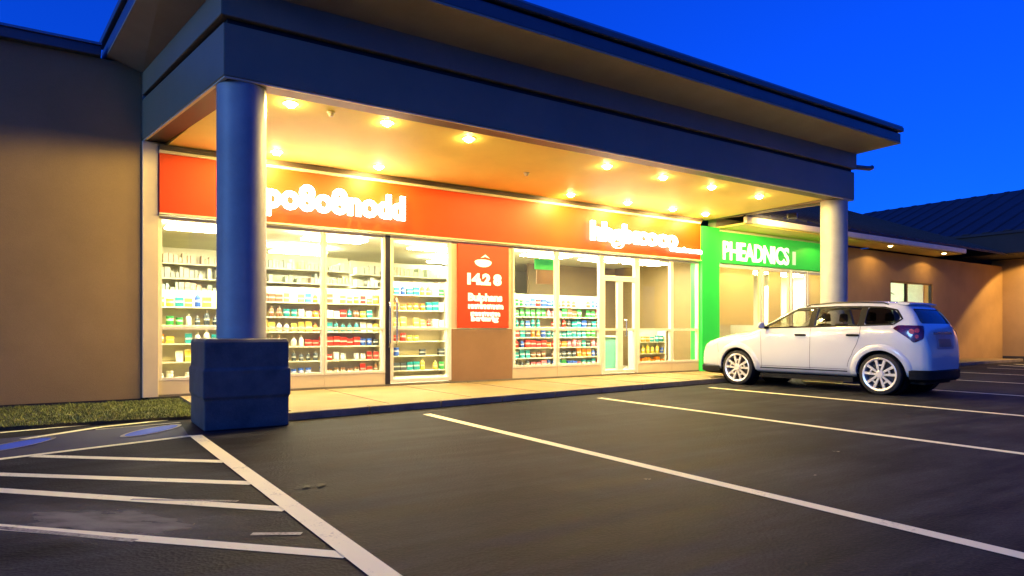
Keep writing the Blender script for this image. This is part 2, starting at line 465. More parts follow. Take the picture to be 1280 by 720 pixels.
def window(x0, x1, z0=RZ, z1=FT, y=FY, bar=1.21, parent=sh, fw=.05, name='window', m='frame', riser=True, y2=None):
    mb = MB(); y1 = y+.09
    mb.box(x0, x0+fw, y, y1, z0, z1); mb.box(x1-fw, x1, y, y1, z0, z1)
    mb.box(x0+fw, x1-fw, y, y1, z1-fw, z1); mb.box(x0+fw, x1-fw, y, y1, z0, z0+fw)
    if bar: mb.box(x0+fw, x1-fw, y+.005, y1, bar-.025, bar+.025)
    f = mb.build(name, M[m], parent, bevel=.004)
    MB().box(x0+fw*.6, x1-fw*.6, y+.045, y+.053, z0+fw*.6, z1-fw*.6).build('pane', M['glass'], f)
    if riser: MB().box(x0, x1, y+.01, y+.12, .136, z0-.002).build('stall_riser', M['trim'], parent)
    return f
for a, b in ((1.195, 2.60), (2.605, 3.90), (3.905, 5.10), (8.06, 9.29), (9.295, 10.60), (11.82, 13.02), (13.025, 14.04)):
    window(a, b)
# entrance door with long pull handles
d1 = window(5.20, 6.55, .16, FT, bar=1.21, name='door', riser=False, fw=.07)
hb = MB()
hb.tube([(5.29, FY-.02, 1.80), (5.29, FY-.10, 1.80), (5.29, FY-.12, 1.72), (5.29, FY-.12, .98), (5.29, FY-.10, .90), (5.29, FY-.02, .90)], .022, 8)
hb.build('handle', M['steel'], d1, smooth=True)
MB().box(5.105, 5.195, FY-.015, FY+.10, .136, FT).build('door_post', M['dark_metal'], sh, bevel=.004)
hb = MB(); hb.tube([(5.15, FY-.02, 1.72), (5.15, FY-.10, 1.72), (5.15, FY-.12, 1.62), (5.15, FY-.12, .95), (5.15, FY-.10, .86), (5.15, FY-.02, .86)], .018, 8)
hb.build('pull_bar', M['steel'], sh, smooth=True)
# panel between the two glazed stretches
MB().box(6.56, 8.05, FY+.0, FY+.14, .136, 1.215).build('brown_panel', M['brown'], sh, bevel=.004)
MB().box(6.56, 8.05, FY+.02, FY+.14, 1.222, FT).build('poster_backing', M['trim'], sh)
# second door
d2 = window(10.66, 11.76, .16, 2.46, bar=1.21, name='door', riser=False, fw=.07)
window(10.66, 11.76, 2.465, FT, bar=None, riser=False)
MB().box(10.605, 10.655, FY, FY+.1, .136, FT).build('door_post', M['frame'], sh); MB().box(11.765, 11.815, FY, FY+.1, .136, FT).build('door_post', M['frame'], sh)
MB().box(11.13, 11.30, FY-.005, FY+.07, .235, 2.385).build('door_stile', M['frame'], d2, bevel=.004)
MB().tube([(11.36, FY-.01, 1.45), (11.36, FY-.07, 1.45), (11.36, FY-.07, 1.05), (11.36, FY-.01, 1.05)], .015, 8).build('handle', M['steel'], d2, smooth=True)
# cornice at the ceiling
MB().box(1.192, 14.0, FY-.16, FY+.018, 4.075, 4.15).build('cornice', M['dark_trim'], sh)
MB().box(1.192, 14.0, FY-.13, FY+.018, 3.04, 3.066).build('sign_ledge', M['trim'], sh)

# red sign band
sg = thing('shop_sign', (7.6, FY, 3.07), 'long red orange sign band over the shop windows with two glowing names', 'sign')
MB().box(1.195, 13.98, FY-.11, FY+.016, 3.07, 4.02).build('sign_board', M['sign_red'], sg, bevel=.006)
MB().box(1.195, 13.98, FY-.125, FY+.016, 4.022, 4.072).build('sign_trim', M['trim'], sg)
text_on_wall('lettering', 'Bpo8o8nodd', 2.50, 5.38, 3.33, .43, FY-.19, M['letters'], sg, .022, .014, .010, 1.0)
text_on_wall('lettering', 'hhglxcoco', 10.12, 12.95, 3.32, .42, FY-.19, M['letters'], sg, .022, .012, .010, .95)
text_on_wall('lettering', 'eanirann', 12.75, 13.92, 3.22, .13, FY-.17, M['letters'], sg, .012, .004, .004)

# orange poster
ps = thing('wall_poster', (7.3, FY, 1.23), 'orange poster with white lettering on the panel between the shop windows', 'poster')
MB().box(6.68, 7.94, FY-.03, FY+.016, 1.235, 2.98).build('poster_board', M['poster'], ps, bevel=.004)
mk = MB()
mk.face([(7.08+.42*(.5+.5*math.cos(t))*1.0, FY-.034, 2.63+.11*math.sin(t)*(1 if math.sin(t) < 0 else .5)) for t in [2*PI*k/20 for k in range(20)]])
mk.face([(7.22, FY-.034, 2.71), (7.34, FY-.034, 2.74), (7.46, FY-.034, 2.71), (7.34, FY-.034, 2.79)])
mk.build('emblem', M['print'], ps)
for s_, xa, xb, zb, hh, of in (('14.2 8', 6.90, 7.70, 2.16, .21, .02), ('Bulphans', 6.92, 7.74, 1.81, .15, .012), ('nnmnnmnm', 6.92, 7.74, 1.655, .09, .02), ('mnnmnmn', 6.98, 7.66, 1.50, .08, .018), ('lxrtarig', 6.99, 7.64, 1.385, .10, .010)):
    text_on_wall('lettering', s_, xa, xb, zb, hh, FY-.035, M['print'], ps, .002, of, 0, .95)

# ------------------------------------------------------------------ pharmacy end of the row, green
ph = thing('green_pharmacy', (17.5, 15, 0), 'green fronted shop unit with cream windows right of the red sign', 'shop')
MB().box(14.055, 14.76, FY-.10, FY+.30, .10, 3.98).build('pilaster', M['green'], ph, bevel=.01)  # pilaster shares the lit sign's green, so a glow is put in
MB().box(14.765, 20.5, FY+.02, FY+.3, 3.03, 4.28).build('wall', M['room'], ph)
MB().box(14.38, 20.5, FY+.31, 16.2, .02, .11).build('shop_floor', M['roomfloor'], ph)
MB().box(14.38, 20.5, 16.21, 16.35, .02, 3.2).build('partition', M['blind'], ph)
MB().box(14.38, 20.5, FY+.31, 16.2, 3.10, 3.16).build('shop_ceiling', M['room'], ph)
for a, b, bar in ((14.775, 16.72, None), (16.78, 18.10, None), (18.16, 18.95, None), (19.0, 20.45, None)):
    window(a, b, .5, 3.0, bar=bar, parent=ph, fw=.07)
for a, b, z0 in ((14.86, 16.64, 1.35), (17.35, 17.95, 1.0), (19.1, 20.3, 1.6)):
    MB().box(a, b, FY+.22, FY+.235, z0, 2.95).build('blind', M['blind'], ph)
MB().box(18.3, 18.8, 13.0, 13.3, .111, 2.6).build('display_stand', M['shelf'], ph)
gs = thing('green_sign', (17.5, FY, 3.05), 'bright green sign board with big white lettering over the pharmacy windows', 'sign')
MB().box(14.77, 20.45, FY-.09, FY+.016, 3.05, 3.90).build('sign_board', M['green'], gs, bevel=.006)
text_on_wall('lettering', 'PHEADNICS', 14.90, 17.85, 3.15, .49, FY-.10, M['white_letters'], gs, .012, .016, 0, .95)
MB().box(18.06, 18.22, FY-.10, FY-.0915, 3.16, 3.56).build('emblem', emis('pale_green', (.55, .9, .6), .5, (.4, .7, .4)), gs)

# ------------------------------------------------------------------ canopy
A, B, C, D = (1.53, 8.55), (15.20, 8.55), (14.62, FY-.004), (.962, FY-.004)
cn = thing('entrance_canopy', (8, 10.3, 0), 'deep grey blue canopy on two round columns over the shop front', 'canopy')
def offs(d):          # plan of the frame grown outwards by d on the three free sides
    k = d*1.02
    return [(A[0]-k, A[1]-d), (B[0]+k, B[1]-d), (C[0]+k, C[1]), (D[0]-min(k, .0) if d > 0 else D[0]-k, D[1])]
def ring(mb, do, di, z0, z1):
    o_, i_ = offs(do), offs(di)
    mb.prism([o_[0], o_[1], i_[1], i_[0]], z0, z1)
    mb.prism([i_[1], o_[1], o_[2], i_[2]], z0, z1)
    mb.prism([o_[0], i_[0], i_[3], o_[3]], z0, z1)
bmm = MB(); ring(bmm, 0, -.32, 4.22, 4.855); bmm.build('beam', M['beam'], cn, bevel=.012)
mb_ = MB(); ring(mb_, -.05, -.31, 4.857, 4.925); mb_.build('shadow_groove', M['groove'], cn)
bd = MB(); ring(bd, .035, -.31, 4.927, 5.30); bd.build('upper_band', M['band'], cn, bevel=.012)
lt = MB(); ring(lt, -.012, -.05, 4.200, 4.218); lt.build('beam_lip', M['trim'], cn)
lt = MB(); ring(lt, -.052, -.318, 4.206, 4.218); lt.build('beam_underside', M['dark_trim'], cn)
ci = offs(-.322)
MB().prism([ci[0], ci[1], ci[2], ci[3]], [4.30, 4.30, 4.155, 4.155], [4.40, 4.40, 4.30, 4.30]).build('ceiling', M['ceiling'], cn)
# roof overhang: sloping soffit, fascia, gutter and flashing
E = [(.93, 7.80), (15.78, 7.80), (15.15, FY+.5), (.425, FY+.5)]
i_ = offs(.037)
sf = MB()
def wedge(o0, o1, i1, i0):
    sf.solid([(*o0, 5.44), (*o1, 5.44), (*i1, 5.28), (*i0, 5.28)], [(*o0, 5.47), (*o1, 5.47), (*i1, 5.47), (*i0, 5.47)])
wedge(E[0], E[1], i_[1], i_[0]); wedge(E[1], E[2], i_[2], i_[1]); wedge(E[3], E[0], i_[0], i_[3])
sf.build('eave_soffit', M['soffit'], cn)
def inset(d): return [(E[0][0]+d, E[0][1]+d), (E[1][0]-d, E[1][1]+d), (E[2][0]-d, E[2][1]-d), (E[3][0]+d, E[3][1])]
def outp(d): return [(E[0][0]-d, E[0][1]-d), (E[1][0]+d, E[1][1]-d), (E[2][0]+d, E[2][1]), (E[3][0]-d, E[3][1])]
MB().prism(outp(.0), 5.472, 5.66).build('roof', M['fascia'], cn, bevel=.01)
MB().prism(outp(-.05), 5.662, 5.70).build('roof_gap', M['groove'], cn)
MB().prism(outp(.05), 5.702, 5.80).build('gutter', M['fascia'], cn, bevel=.015)
MB().prism(outp(.03), 5.802, 5.83).build('flashing', M['flash'], cn)
# stub of a down pipe at the right end of the beam
MB().tube([(15.25, 8.66, 5.02), (15.95, 8.60, 5.06), (16.05, 8.60, 5.10)], .055, 10).build('gutter_stub', M['fascia'], cn, smooth=True)
for cx, cy in ((1.80, 8.87), (14.90, 8.87)):
    cl = MB().lathe([(.292, 1.07), (.292, 4.198)], (cx, cy, 0), n=48)
    clo = cl.build('column', M['column'], cn, smooth=True)
    pl = MB()
    x0, x1, y0, y1 = cx-.515, cx+.44, cy-.53, cy+.49
    def sq(d, z): return [(x0-d, y0-d, z), (x1+d, y0-d, z), (x1+d, y1+d, z), (x0-d, y1+d, z)]
    prof = [(-.005, .004), (.0, .02), (.0, .36), (.018, .39), (.018, .70), (.0, .73), (.0, 1.03), (-.02, 1.07)]
    for (da, za), (db, zb_) in zip(prof, prof[1:]):
        a_, b_ = sq(da, za), sq(db, zb_)
        for k in range(4): pl.face([a_[k], a_[(k+1) % 4], b_[(k+1) % 4], b_[k]])
    pl.face(sq(*prof[-1])); pl.face(sq(*prof[0])[::-1])
    bmesh.ops.remove_doubles(pl.bm, verts=pl.bm.verts[:], dist=.0005)
    pl.build('base', M['plinth'], clo, bevel=.012)

# downlights: each a trim ring and a lit lens; the lamp itself shines from the lens
def downlight_proto():
    t = thing('ceiling_downlight', (2.52, 9.30, 4.27), 'x', 'downlight', 'downlights in the canopy ceiling')
    MB().lathe([(.085, .0), (.105, -.006), (.11, .012), (.085, .012)], (0, 0, 0), n=20).build('trim_ring', M['trim'], t, smooth=True, local=True)
    MB().lathe([(.0, -.055), (.04, -.048), (.066, -.026), (.08, .008)], (0, 0, 0), n=16).build('lens', M['lens'], t, smooth='all', local=True)
    return t
def zc(y): return 4.30-.145*(y-8.87)/(FY-.004-8.87)
def lamp(x, y, z, watts, color=(1, .70, .19), cone=179.5, name='lamp', r=.06, d=(0, 0, -1)):
    l = bpy.data.lights.new(name, 'SPOT'); l.energy = watts; l.color = color; l.spot_size = R(cone); l.spot_blend = .12; l.shadow_soft_size = r
    o = bpy.data.objects.new(name, l); col.objects.link(o); o.location = (x, y, z)
    o.rotation_euler = Vector(d).to_track_quat('-Z', 'Y').to_euler()
    return o
ordn = ['first', 'second', 'third', 'fourth', 'fifth', 'sixth', 'seventh', 'eighth', 'ninth', 'tenth', 'eleventh', 'twelfth', 'thirteenth', 'fourteenth', 'fifteenth', 'sixteenth', 'seventeenth', 'eighteenth']
dl = downlight_proto(); first = True
for row, spots in (('front', [2.52, 3.95, 5.38, 8.43, 9.97, 11.50, 13.20]), ('back', [2.9, 4.72, 9.2, 10.9, 12.4, 13.6])):
    for i, x in enumerate(spots):
        y = 9.30+(x-2.5)*.033 if row == 'front' else 11.55
        z = zc(y)-.002
        lab = '%s lit downlight from the left in the %s row of the canopy ceiling' % (ordn[i], row)
        if first: dl['label'] = lab; dl.location = (x, y, z); first = False; o = dl
        else: o = dup(dl, (x, y, z), lab)
        lamp(x, y, z-.07, 430 if row == 'front' else 170)
        if row == 'back': lamp(x, y, z-.07, 110, (1, .66, .2), 130, r=.16, d=(0, .75, -.66))
st = thing('ceiling_sensor', (3.1, 9.35, zc(9.35)), 'small unlit pale fitting in canopy ceiling near the left column', 'sensor')
MB().lathe([(.0, -.07), (.03, -.06), (.045, -.02), (.06, -.012), (.06, -.001)], (0, 0, 0), n=16).build('housing', M['lens_off'], st, smooth=True, local=True)
st2 = dup(st, (7.35, 10.6, zc(10.6)), 'small unlit pale fitting in the middle of the canopy ceiling')

# ------------------------------------------------------------------ shop interior
M['panel_soft'] = emis('panel_light_soft', (.92, 1, .72), 38)
def ceiling_panel(x, y, z, lab, w_=1.2, d_=.5, m='panel_light'):
    t = thing('ceiling_light', (x, y, z), lab, 'ceiling light', 'lit panels in the shop ceiling')
    MB().box(-w_/2+.1, w_/2-.1, -.03, .03, -.115, -.001).build('frame', M['trim'], t, local=True)
    MB().box(-w_/2, w_/2, -d_/2, d_/2, -.145, -.116).build('diffuser', M[m], t, local=True)
for i, (x, y) in enumerate(((2.0, 13.05), (4.4, 13.05), (6.8, 13.3), (9.6, 13.0), (11.4, 13.0), (12.9, 13.0), (4.4, 15.6), (8.4, 15.6))):
    ceiling_panel(x, y, 3.119, '%s lit ceiling panel %s the shop' % (['first', 'second', 'third', 'fourth', 'fifth', 'sixth', 'left', 'right'][i], 'from the left near the front of' if i < 6 else 'at the back of'))
for i, x in enumerate((15.7, 17.4, 19.3)):
    ceiling_panel(x, 13.0, 3.098, '%s lit ceiling panel in the green fronted pharmacy' % ['left', 'middle', 'right'][i])
MB().box(20.44, 20.5, FY+.31, 16.2, .111, 3.09).build('partition', M['room'], ph)

PAL = {'teal': (.01, .22, .24), 'red': (.55, .03, .02), 'orange': (.75, .22, .02), 'yellow': (.80, .58, .06), 'green': (.03, .28, .06),
       'blue': (.02, .08, .38), 'white': (.85, .83, .70), 'brown': (.20, .09, .04), 'dark': (.03, .04, .05), 'pink': (.7, .2, .25)}
def pack_mat(k, c):
    m = mat('pack_'+k, c, .4, .25, 14)
    nt, N, L = nodes_of(m); b = N['Principled BSDF']; src = b.inputs['Base Color'].links[0].from_socket
    tc = N.new('ShaderNodeTexCoord'); sp = N.new('ShaderNodeSeparateXYZ'); L.new(tc.outputs['Object'], sp.inputs['Vector'])
    r = N.new('ShaderNodeValToRGB'); r.color_ramp.interpolation = 'CONSTANT'
    e = r.color_ramp.elements; e[0].position = 0; e[0].color = (0, 0, 0, 1); e[1].position = .34; e[1].color = (.85, .85, .85, 1)
    for p, v in ((.44, 0), (.48, .6), (.50, 0), (.84, .5)):
        q = e.new(p); q.color = (v, v, v, 1)
    mu = N.new('ShaderNodeMath'); mu.operation = 'MULTIPLY'; mu.inputs[1].default_value = 5; L.new(sp.outputs['Z'], mu.inputs[0]); L.new(mu.outputs['Value'], r.inputs['Fac'])
    mx = N.new('ShaderNodeMix'); mx.data_type = 'RGBA'; L.new(r.outputs['Color'], mx.inputs['Factor']); L.new(src, mx.inputs['A']); mx.inputs['B'].default_value = (.82, .78, .62, 1)
    L.new(mx.outputs['Result'], b.inputs['Base Color'])
    return m
PM = {k: pack_mat(k, c) for k, c in PAL.items()}
PMESH = {}
def product_mesh(kind, colour):
    key = (kind, colour)
    if key in PMESH: return PMESH[key]
    mb = MB()
    if kind == 'bottle': mb.lathe([(0, 0), (.042, 0), (.046, .01), (.046, .12), (.036, .15), (.018, .165), (.018, .185), (.022, .186), (.022, .205), (0, .206)], n=12)
    elif kind == 'jar': mb.lathe([(0, 0), (.05, 0), (.055, .012), (.055, .095), (.045, .108), (.056, .109), (.056, .14), (0, .141)], n=12)
    elif kind == 'box':
        mb.box(-.062, .062, -.04, .04, 0, .155); mb.box(-.05, .05, -.0425, -.0401, .05, .11)
    else:
        mb.solid([(-.05, -.035, 0), (.05, -.035, 0), (.05, .035, 0), (-.05, .035, 0)], [(-.058, -.006, .185), (.058, -.006, .185), (.058, .006, .185), (-.058, .006, .185)])
    o = mb.build('tmp', PM[colour], smooth=(kind in ('bottle', 'jar')))
    me = o.data; bpy.data.objects.remove(o); me.name = 'pack_'+kind
    PMESH[key] = me
    return me
KINDS = ['bottle', 'box', 'jar', 'pouch']
def rack(x0, x1, y, zs, where, label, cat='shelf unit', depth=.34, back=True, n=10, fill=1.0, weights=None, height=None, rnd=None, seed=1):
    """white shop rack facing the window; every pack on it is a thing of its own"""
    rr = random.Random(seed)
    cx = (x0+x1)/2; h = height or zs[-1]+.32
    t = thing('shop_shelf', (cx, y, .122), label, cat)
    if back: MB().box(x0, x1, y+depth-.02, y+depth, .122, h).build('back_panel', M['shelf'], t)
    for xa in (x0-.025, x1): MB().box(xa, xa+.024, y, y+depth, .122, h).build('side_panel', M['shelf'], t)
    for z in zs: MB().box(x0+.001, x1-.001, y+.01, y+depth-.022, z-.025, z).build('shelf', M['shelf'], t)
    for r_, z in enumerate(reversed(zs)):
        block = None
        for i in range(n):
            if rr.random() > fill: continue
            if block is None or rr.random() < .45:
                block = (rr.choice(KINDS), rr.choice(weights or list(PAL)))
            k, c = block
            o = bpy.data.objects.new({'pouch': 'snack_pouch', 'box': 'carton', 'bottle': 'bottle', 'jar': 'jar'}[k], product_mesh(k, c)); col.objects.link(o)
            pit = (x1-x0)/n
            s = min(1.25, pit/.118*.92) * (.84+.16*rr.random())
            o.scale = (s, s, s*(.75+.4*rr.random()))
            o.location = (x0+pit*(i+.5), y+.07+.02*rr.random(), z+.0005)
            row = 'top' if r_ == 0 else 'bottom' if r_ == len(zs)-1 else ordn[r_]
            tag(o, '%s %s, %s from left on the %s shelf %s' % (c, {'pouch': 'pouch', 'box': 'carton', 'bottle': 'bottle', 'jar': 'jar'}[k], ordn[i], row, where), {'pouch': 'pouch', 'box': 'carton', 'bottle': 'bottle', 'jar': 'jar'}[k], 'packs on the shop shelves')
    return t
W1 = ['teal', 'red', 'orange', 'blue', 'green', 'brown', 'teal', 'dark', 'yellow', 'white']
rack(3.15, 5.65, 13.75, [.26, .56, .86, 1.16, 1.46, 1.76], 'of the wide left rack', 'wide white rack of coloured packs left of the entrance door', n=17, fill=.93, weights=W1+['white', 'yellow', 'white'], seed=3)
rack(1.30, 2.55, 13.65, [.26, .60, .94, 1.28, 1.62], 'of the rack left of the column', 'white rack of scattered packs seen left of the round column', n=8, fill=.85, weights=W1+['white', 'white', 'yellow'], seed=5)
rack(6.05, 7.55, 14.3, [.26, .60, .94, 1.28, 1.66, 2.02], 'of the rack behind the door', 'pale white rack behind the glass entrance door', n=9, fill=.80, weights=W1+['white', 'white', 'yellow'], seed=7)
rack(9.20, 12.02, 13.75, [.24, .50, .76, 1.02, 1.28, 1.54, 1.80], 'of the long right rack', 'long rack packed with dark and teal goods behind right windows', n=17, fill=.97, weights=['teal', 'dark', 'brown', 'red', 'green', 'teal', 'blue', 'pink', 'orange'], seed=9)
rack(13.0, 14.1, 13.4, [.24, .56, .88], 'of the low rack', 'low rack of bright packs beside the green pilaster', n=6, weights=W1, seed=12)
# taller racks behind: too many small goods to count, one mass
def tall_rack(x0, x1, y, zs, lab):
    t = thing('wall_rack', ((x0+x1)/2, y, .122), lab, 'shelf unit')
    MB().box(x0, x1, y+.36, y+.40, .122, zs[-1]+.34).build('back_panel', M['room'], t)
    for z in zs: MB().box(x0, x1, y, y+.359, z-.03, z-.001).build('shelf', M['shelf'], t)
TR = [(1.3, 5.5, 15.0, [1.95, 2.25, 2.55], 'tall cream rack of pale goods deep in the shop left of the door'),
      (5.7, 9.2, 15.4, [1.95, 2.25, 2.55], 'tall cream rack of pale goods deep in the shop behind the door'),
      (9.3, 10.8, 16.6, [2.0, 2.3, 2.6], 'tall cream rack of pale goods at the back right of the shop')]
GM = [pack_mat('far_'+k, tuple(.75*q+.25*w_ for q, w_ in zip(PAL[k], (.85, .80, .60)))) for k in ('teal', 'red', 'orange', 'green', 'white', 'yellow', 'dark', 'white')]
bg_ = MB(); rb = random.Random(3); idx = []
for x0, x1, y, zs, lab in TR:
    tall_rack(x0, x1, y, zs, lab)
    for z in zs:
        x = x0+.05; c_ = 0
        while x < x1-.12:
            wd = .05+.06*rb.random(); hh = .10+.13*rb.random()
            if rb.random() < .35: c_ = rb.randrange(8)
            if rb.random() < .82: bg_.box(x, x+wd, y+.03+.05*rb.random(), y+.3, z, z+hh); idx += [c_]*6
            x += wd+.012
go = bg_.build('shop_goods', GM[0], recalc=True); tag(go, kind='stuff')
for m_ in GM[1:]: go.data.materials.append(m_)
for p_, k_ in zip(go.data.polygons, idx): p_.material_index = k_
hs = thing('hanging_sign', (9.4, 12.715, 2.28), 'green topped hanging notice just inside the right shop windows', 'sign')
MB().box(9.05, 9.75, 12.70, 12.73, 2.62, 2.86).build('green_board', mat('notice_green', (.03, .42, .08), .5), hs); MB().box(9.1, 9.7, 12.70, 12.73, 2.28, 2.60).build('brown_board', M['brown'], hs)
MB().tube([(9.2, 12.715, 2.86), (9.2, 12.715, 3.118)], .006, 6).build('hanger', M['steel'], hs); MB().tube([(9.6, 12.715, 2.86), (9.6, 12.715, 3.118)], .006, 6).build('hanger', M['steel'], hs)
ct = thing('service_counter', (12.45, 14.3, .122), 'white counter with teal front behind the right hand door', 'counter')
MB().box(12.1, 12.9, 14.1, 14.6, .122, 1.0).build('body', mat('counter_front', (.12, .35, .28), .5), ct, bevel=.01); MB().box(12.05, 12.95, 14.05, 14.65, 1.002, 1.05).build('counter_top', M['shelf'], ct, bevel=.01)

# ------------------------------------------------------------------ low ochre building on the right
lb = thing('ochre_building', (26, 15, 0), 'low ochre building with one small lit window under a cream eave', 'building')
wb = MB()
wb.box(20.52, 23.9, FY, 17, .0, 3.92); wb.box(23.9, 26.9, FY, 17, .0, 1.25); wb.box(23.9, 26.9, FY, FY+.3, 2.95, 3.92); wb.box(26.9, 33.0, FY, 17, .0, 3.92); wb.box(23.9, 26.9, 15.5, 17, 1.25, 3.92)
wb.build('wall', M['ochre'], lb)
fw_ = window(23.9, 26.9, 1.252, 2.948, y=FY+.03, bar=None, parent=lb, fw=.06, m='dark_metal', riser=False)
MB().box(25.05, 25.13, FY+.03, FY+.12, 1.312, 2.888).build('mullion', M['dark_metal'], fw_)
EY = 11.25
ev = MB()
ev.solid([(14.75, EY, 3.98), (14.75, FY-.001, 3.98), (14.75, FY-.001, 4.02), (14.75, EY, 4.02)], [(27.1, EY, 3.98), (27.1, FY-.001, 3.98), (27.1, FY-.001, 4.02), (27.1, EY, 4.02)])
ev.build('eave_soffit', M['ceiling'], lb)
MB().box(14.70, 27.2, EY-.12, EY-.005, 4.0, 4.17).build('gutter', M['gutter'], lb, bevel=.03)
def roof_slab(p0, p1, p2, p3, t=.08):
    a_ = [Vector(p) for p in (p0, p1, p2, p3)]
    return a_, [v+Vector((0, 0, t)) for v in a_]
rs = MB(); rs.solid(*roof_slab((14.7, EY-.06, 4.18), (31, EY-.06, 4.18), (31, 17.5, 6.75), (14.7, 17.5, 6.75)))
rs.solid(*roof_slab((31, 23.7, 4.18), (14.7, 23.7, 4.18), (14.7, 17.52, 6.75), (31, 17.52, 6.75)))
for k in range(28):
    x = 15.2+k*.56
    rs.solid([(x, EY-.05, 4.262), (x+.05, EY-.05, 4.262), (x+.05, 17.45, 6.832), (x, 17.45, 6.832)], [(x, EY-.05, 4.30), (x+.05, EY-.05, 4.30), (x+.05, 17.45, 6.87), (x, 17.45, 6.87)])
rs.build('roof', M['roof_metal'], lb)
pp = thing('potted_plant', (24.45, 12.72, 1.25), 'leafy plant silhouetted inside the small lit window', 'plant')
MB().lathe([(0, .001), (.12, .001), (.17, .28), (.15, .28), (.0, .25)], n=14).build('pot', M['brown'], pp, local=True)
lf = MB(); rl = random.Random(8)
for i in range(70):
    a = rl.random()*2*PI; r_ = .1+.5*rl.random(); z = .3+1.1*rl.random(); dx, dy = math.cos(a), math.sin(a)
    lf.face([(dx*.03, dy*.03, z*.6), (dx*r_*.6-dy*.06, dy*r_*.6+dx*.06, z), (dx*r_, dy*r_, z-.1), (dx*r_*.6+dy*.06, dy*r_*.6-dx*.06, z)])
lf.build('foliage', M['plant'], pp, local=True, recalc=False)
ceiling_panel(25.4, 13.7, 3.5, 'lit ceiling panel in the room with the small window', m='panel_soft')
M['pale'] = mat('pale_room', (.66, .78, .70), .8)
MB().box(23.9, 26.9, FY+.31, 15.49, 3.52, 3.6).build('room_ceiling', M['pale'], lb)
MB().box(23.92, 26.88, 15.4, 15.49, 1.26, 3.5).build('room_wall', M['pale'], lb)
MB().box(26.84, 26.888, FY+.31, 15.39, 1.26, 3.5).build('room_wall', M['pale'], lb)

fl = thing('added_flood_light', (15.28, 10.2, 4.10), 'small added flood lamp under the right end of the canopy beam', 'added flood light', rz=R(-52))  # flood lamp added to light the gutter and ochre walls; no source seen
MB().solid([(-.10, 0, -.05), (.10, 0, -.05), (.10, 0, .07), (-.10, 0, .07)], [(-.13, .12, -.07), (.13, .12, -.07), (.13, .12, .08), (-.13, .12, .08)]).build('housing', M['dark_metal'], fl, local=True, bevel=.008)
MB().box(-.11, .11, .122, .126, -.055, .065).build('lens', M['lens_small'], fl, local=True)
lamp(15.28+.14*math.sin(R(52)), 10.2+.14*math.cos(R(52)), 4.10, 540, (1, .66, .22), 150, r=.3, d=(.79, .55, -.25))
# ------------------------------------------------------------------ wing with the big dark roof
wg = thing('side_wing', (34, 6, 0), 'ochre side wing under a large dark tiled roof at the right edge', 'building')
MB().box(33.01, 42, -8, FY+.4, 0, 4.2).build('wall', M['ochre'], wg)
MB().box(32.99, 33.005, -8, FY-.01, 0, .14).build('wall_base', M['dark_base'], wg)
wr_ = MB()
EX, RX = 30.6, 38.5
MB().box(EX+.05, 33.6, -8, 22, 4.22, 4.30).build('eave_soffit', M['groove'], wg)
MB().box(EX-.02, EX+.045, -8, 22, 4.24, 5.0).build('fascia', M['groove'], wg)
wr_.solid(*roof_slab((EX-.1, -8, 5.0), (EX-.1, 24, 5.0), (RX, 21, 7.95), (RX, -8, 7.95), .1))
wr_.solid(*roof_slab((RX+.02, -8, 7.95), (RX+.02, 21, 7.95), (RX+8, 24, 5.0), (RX+8, -8, 5.0), .1))
for k in range(40):
    y = -7.8+k*.72
    wr_.solid([(EX-.14, y, 5.105), (EX-.14, y+.30, 5.105), (RX-.1, y+.30, 8.02), (RX-.1, y, 8.02)], [(EX-.14, y+.05, 5.14), (EX-.14, y+.25, 5.14), (RX-.1, y+.25, 8.055), (RX-.1, y+.05, 8.055)])
wr_.build('roof', M['roof_metal'], wg)

# soffit lamps, added without a seen source to wash the ochre walls
def added_soffit_lamp(x, y, z, lab, watts, d=(0, 0, -1), color=(1, .58, .18)):
    t = thing('added_soffit_light', (x, y, z), lab, 'added soffit light', 'added lamps under the eaves')
    MB().lathe([(.07, 0), (.09, -.006), (.095, .0), (.07, .0)], (0, 0, 0), n=16).build('trim_ring', M['trim'], t, local=True)
    MB().lathe([(0, -.03), (.05, -.022), (.068, -.002)], (0, 0, 0), n=14).build('lens', M['lens_small'], t, smooth='all', local=True)
    lamp(x, y, z-.06, watts, color, 150, d=d)
for i, x in enumerate((19.0, 22.5, 26.2)):
    added_soffit_lamp(x, 11.45, 3.978, '%s added lamp from the left under the cream eave' % ordn[i], 60)
for i, y in enumerate((9.6, 6.2)):
    added_soffit_lamp(31.9, y, 4.218, 'added lamp under the dark wing eave %s' % ['nearest the inner corner', 'farther along the wing'][i], 1000, (.35, 0, -.9))

# ------------------------------------------------------------------ the white crossover
exec_car = True
def lerp_pts(pts, y):
    if y <= pts[0][0]: return pts[0][1]
    for (a, va), (b, vb) in zip(pts, pts[1:]):
        if y <= b:
            t = (y-a)/(b-a); return va+(vb-va)*t
    return pts[-1][1]
TOP = [(-2.38, .76), (-2.36, .90), (-2.31, 1.10), (-2.25, 1.235), (-2.15, 1.355), (-1.98, 1.555), (-1.86, 1.665), (-1.70, 1.715), (-1.2, 1.75), (-.5, 1.76), (0, 1.735), (.28, 1.67), (.60, 1.51), (.92, 1.315), (1.12, 1.215), (1.30, 1.18), (1.7, 1.14), (2.05, 1.075), (2.30, .985), (2.42, .85), (2.47, .68)]
WID = [(-2.38, .60), (-2.34, .70), (-2.25, .775), (-2.1, .825), (-1.8, .875), (-1.3, .905), (-.5, .91), (.5, .91), (1.2, .905), (1.7, .895), (2.0, .86), (2.25, .77), (2.4, .66), (2.47, .54)]
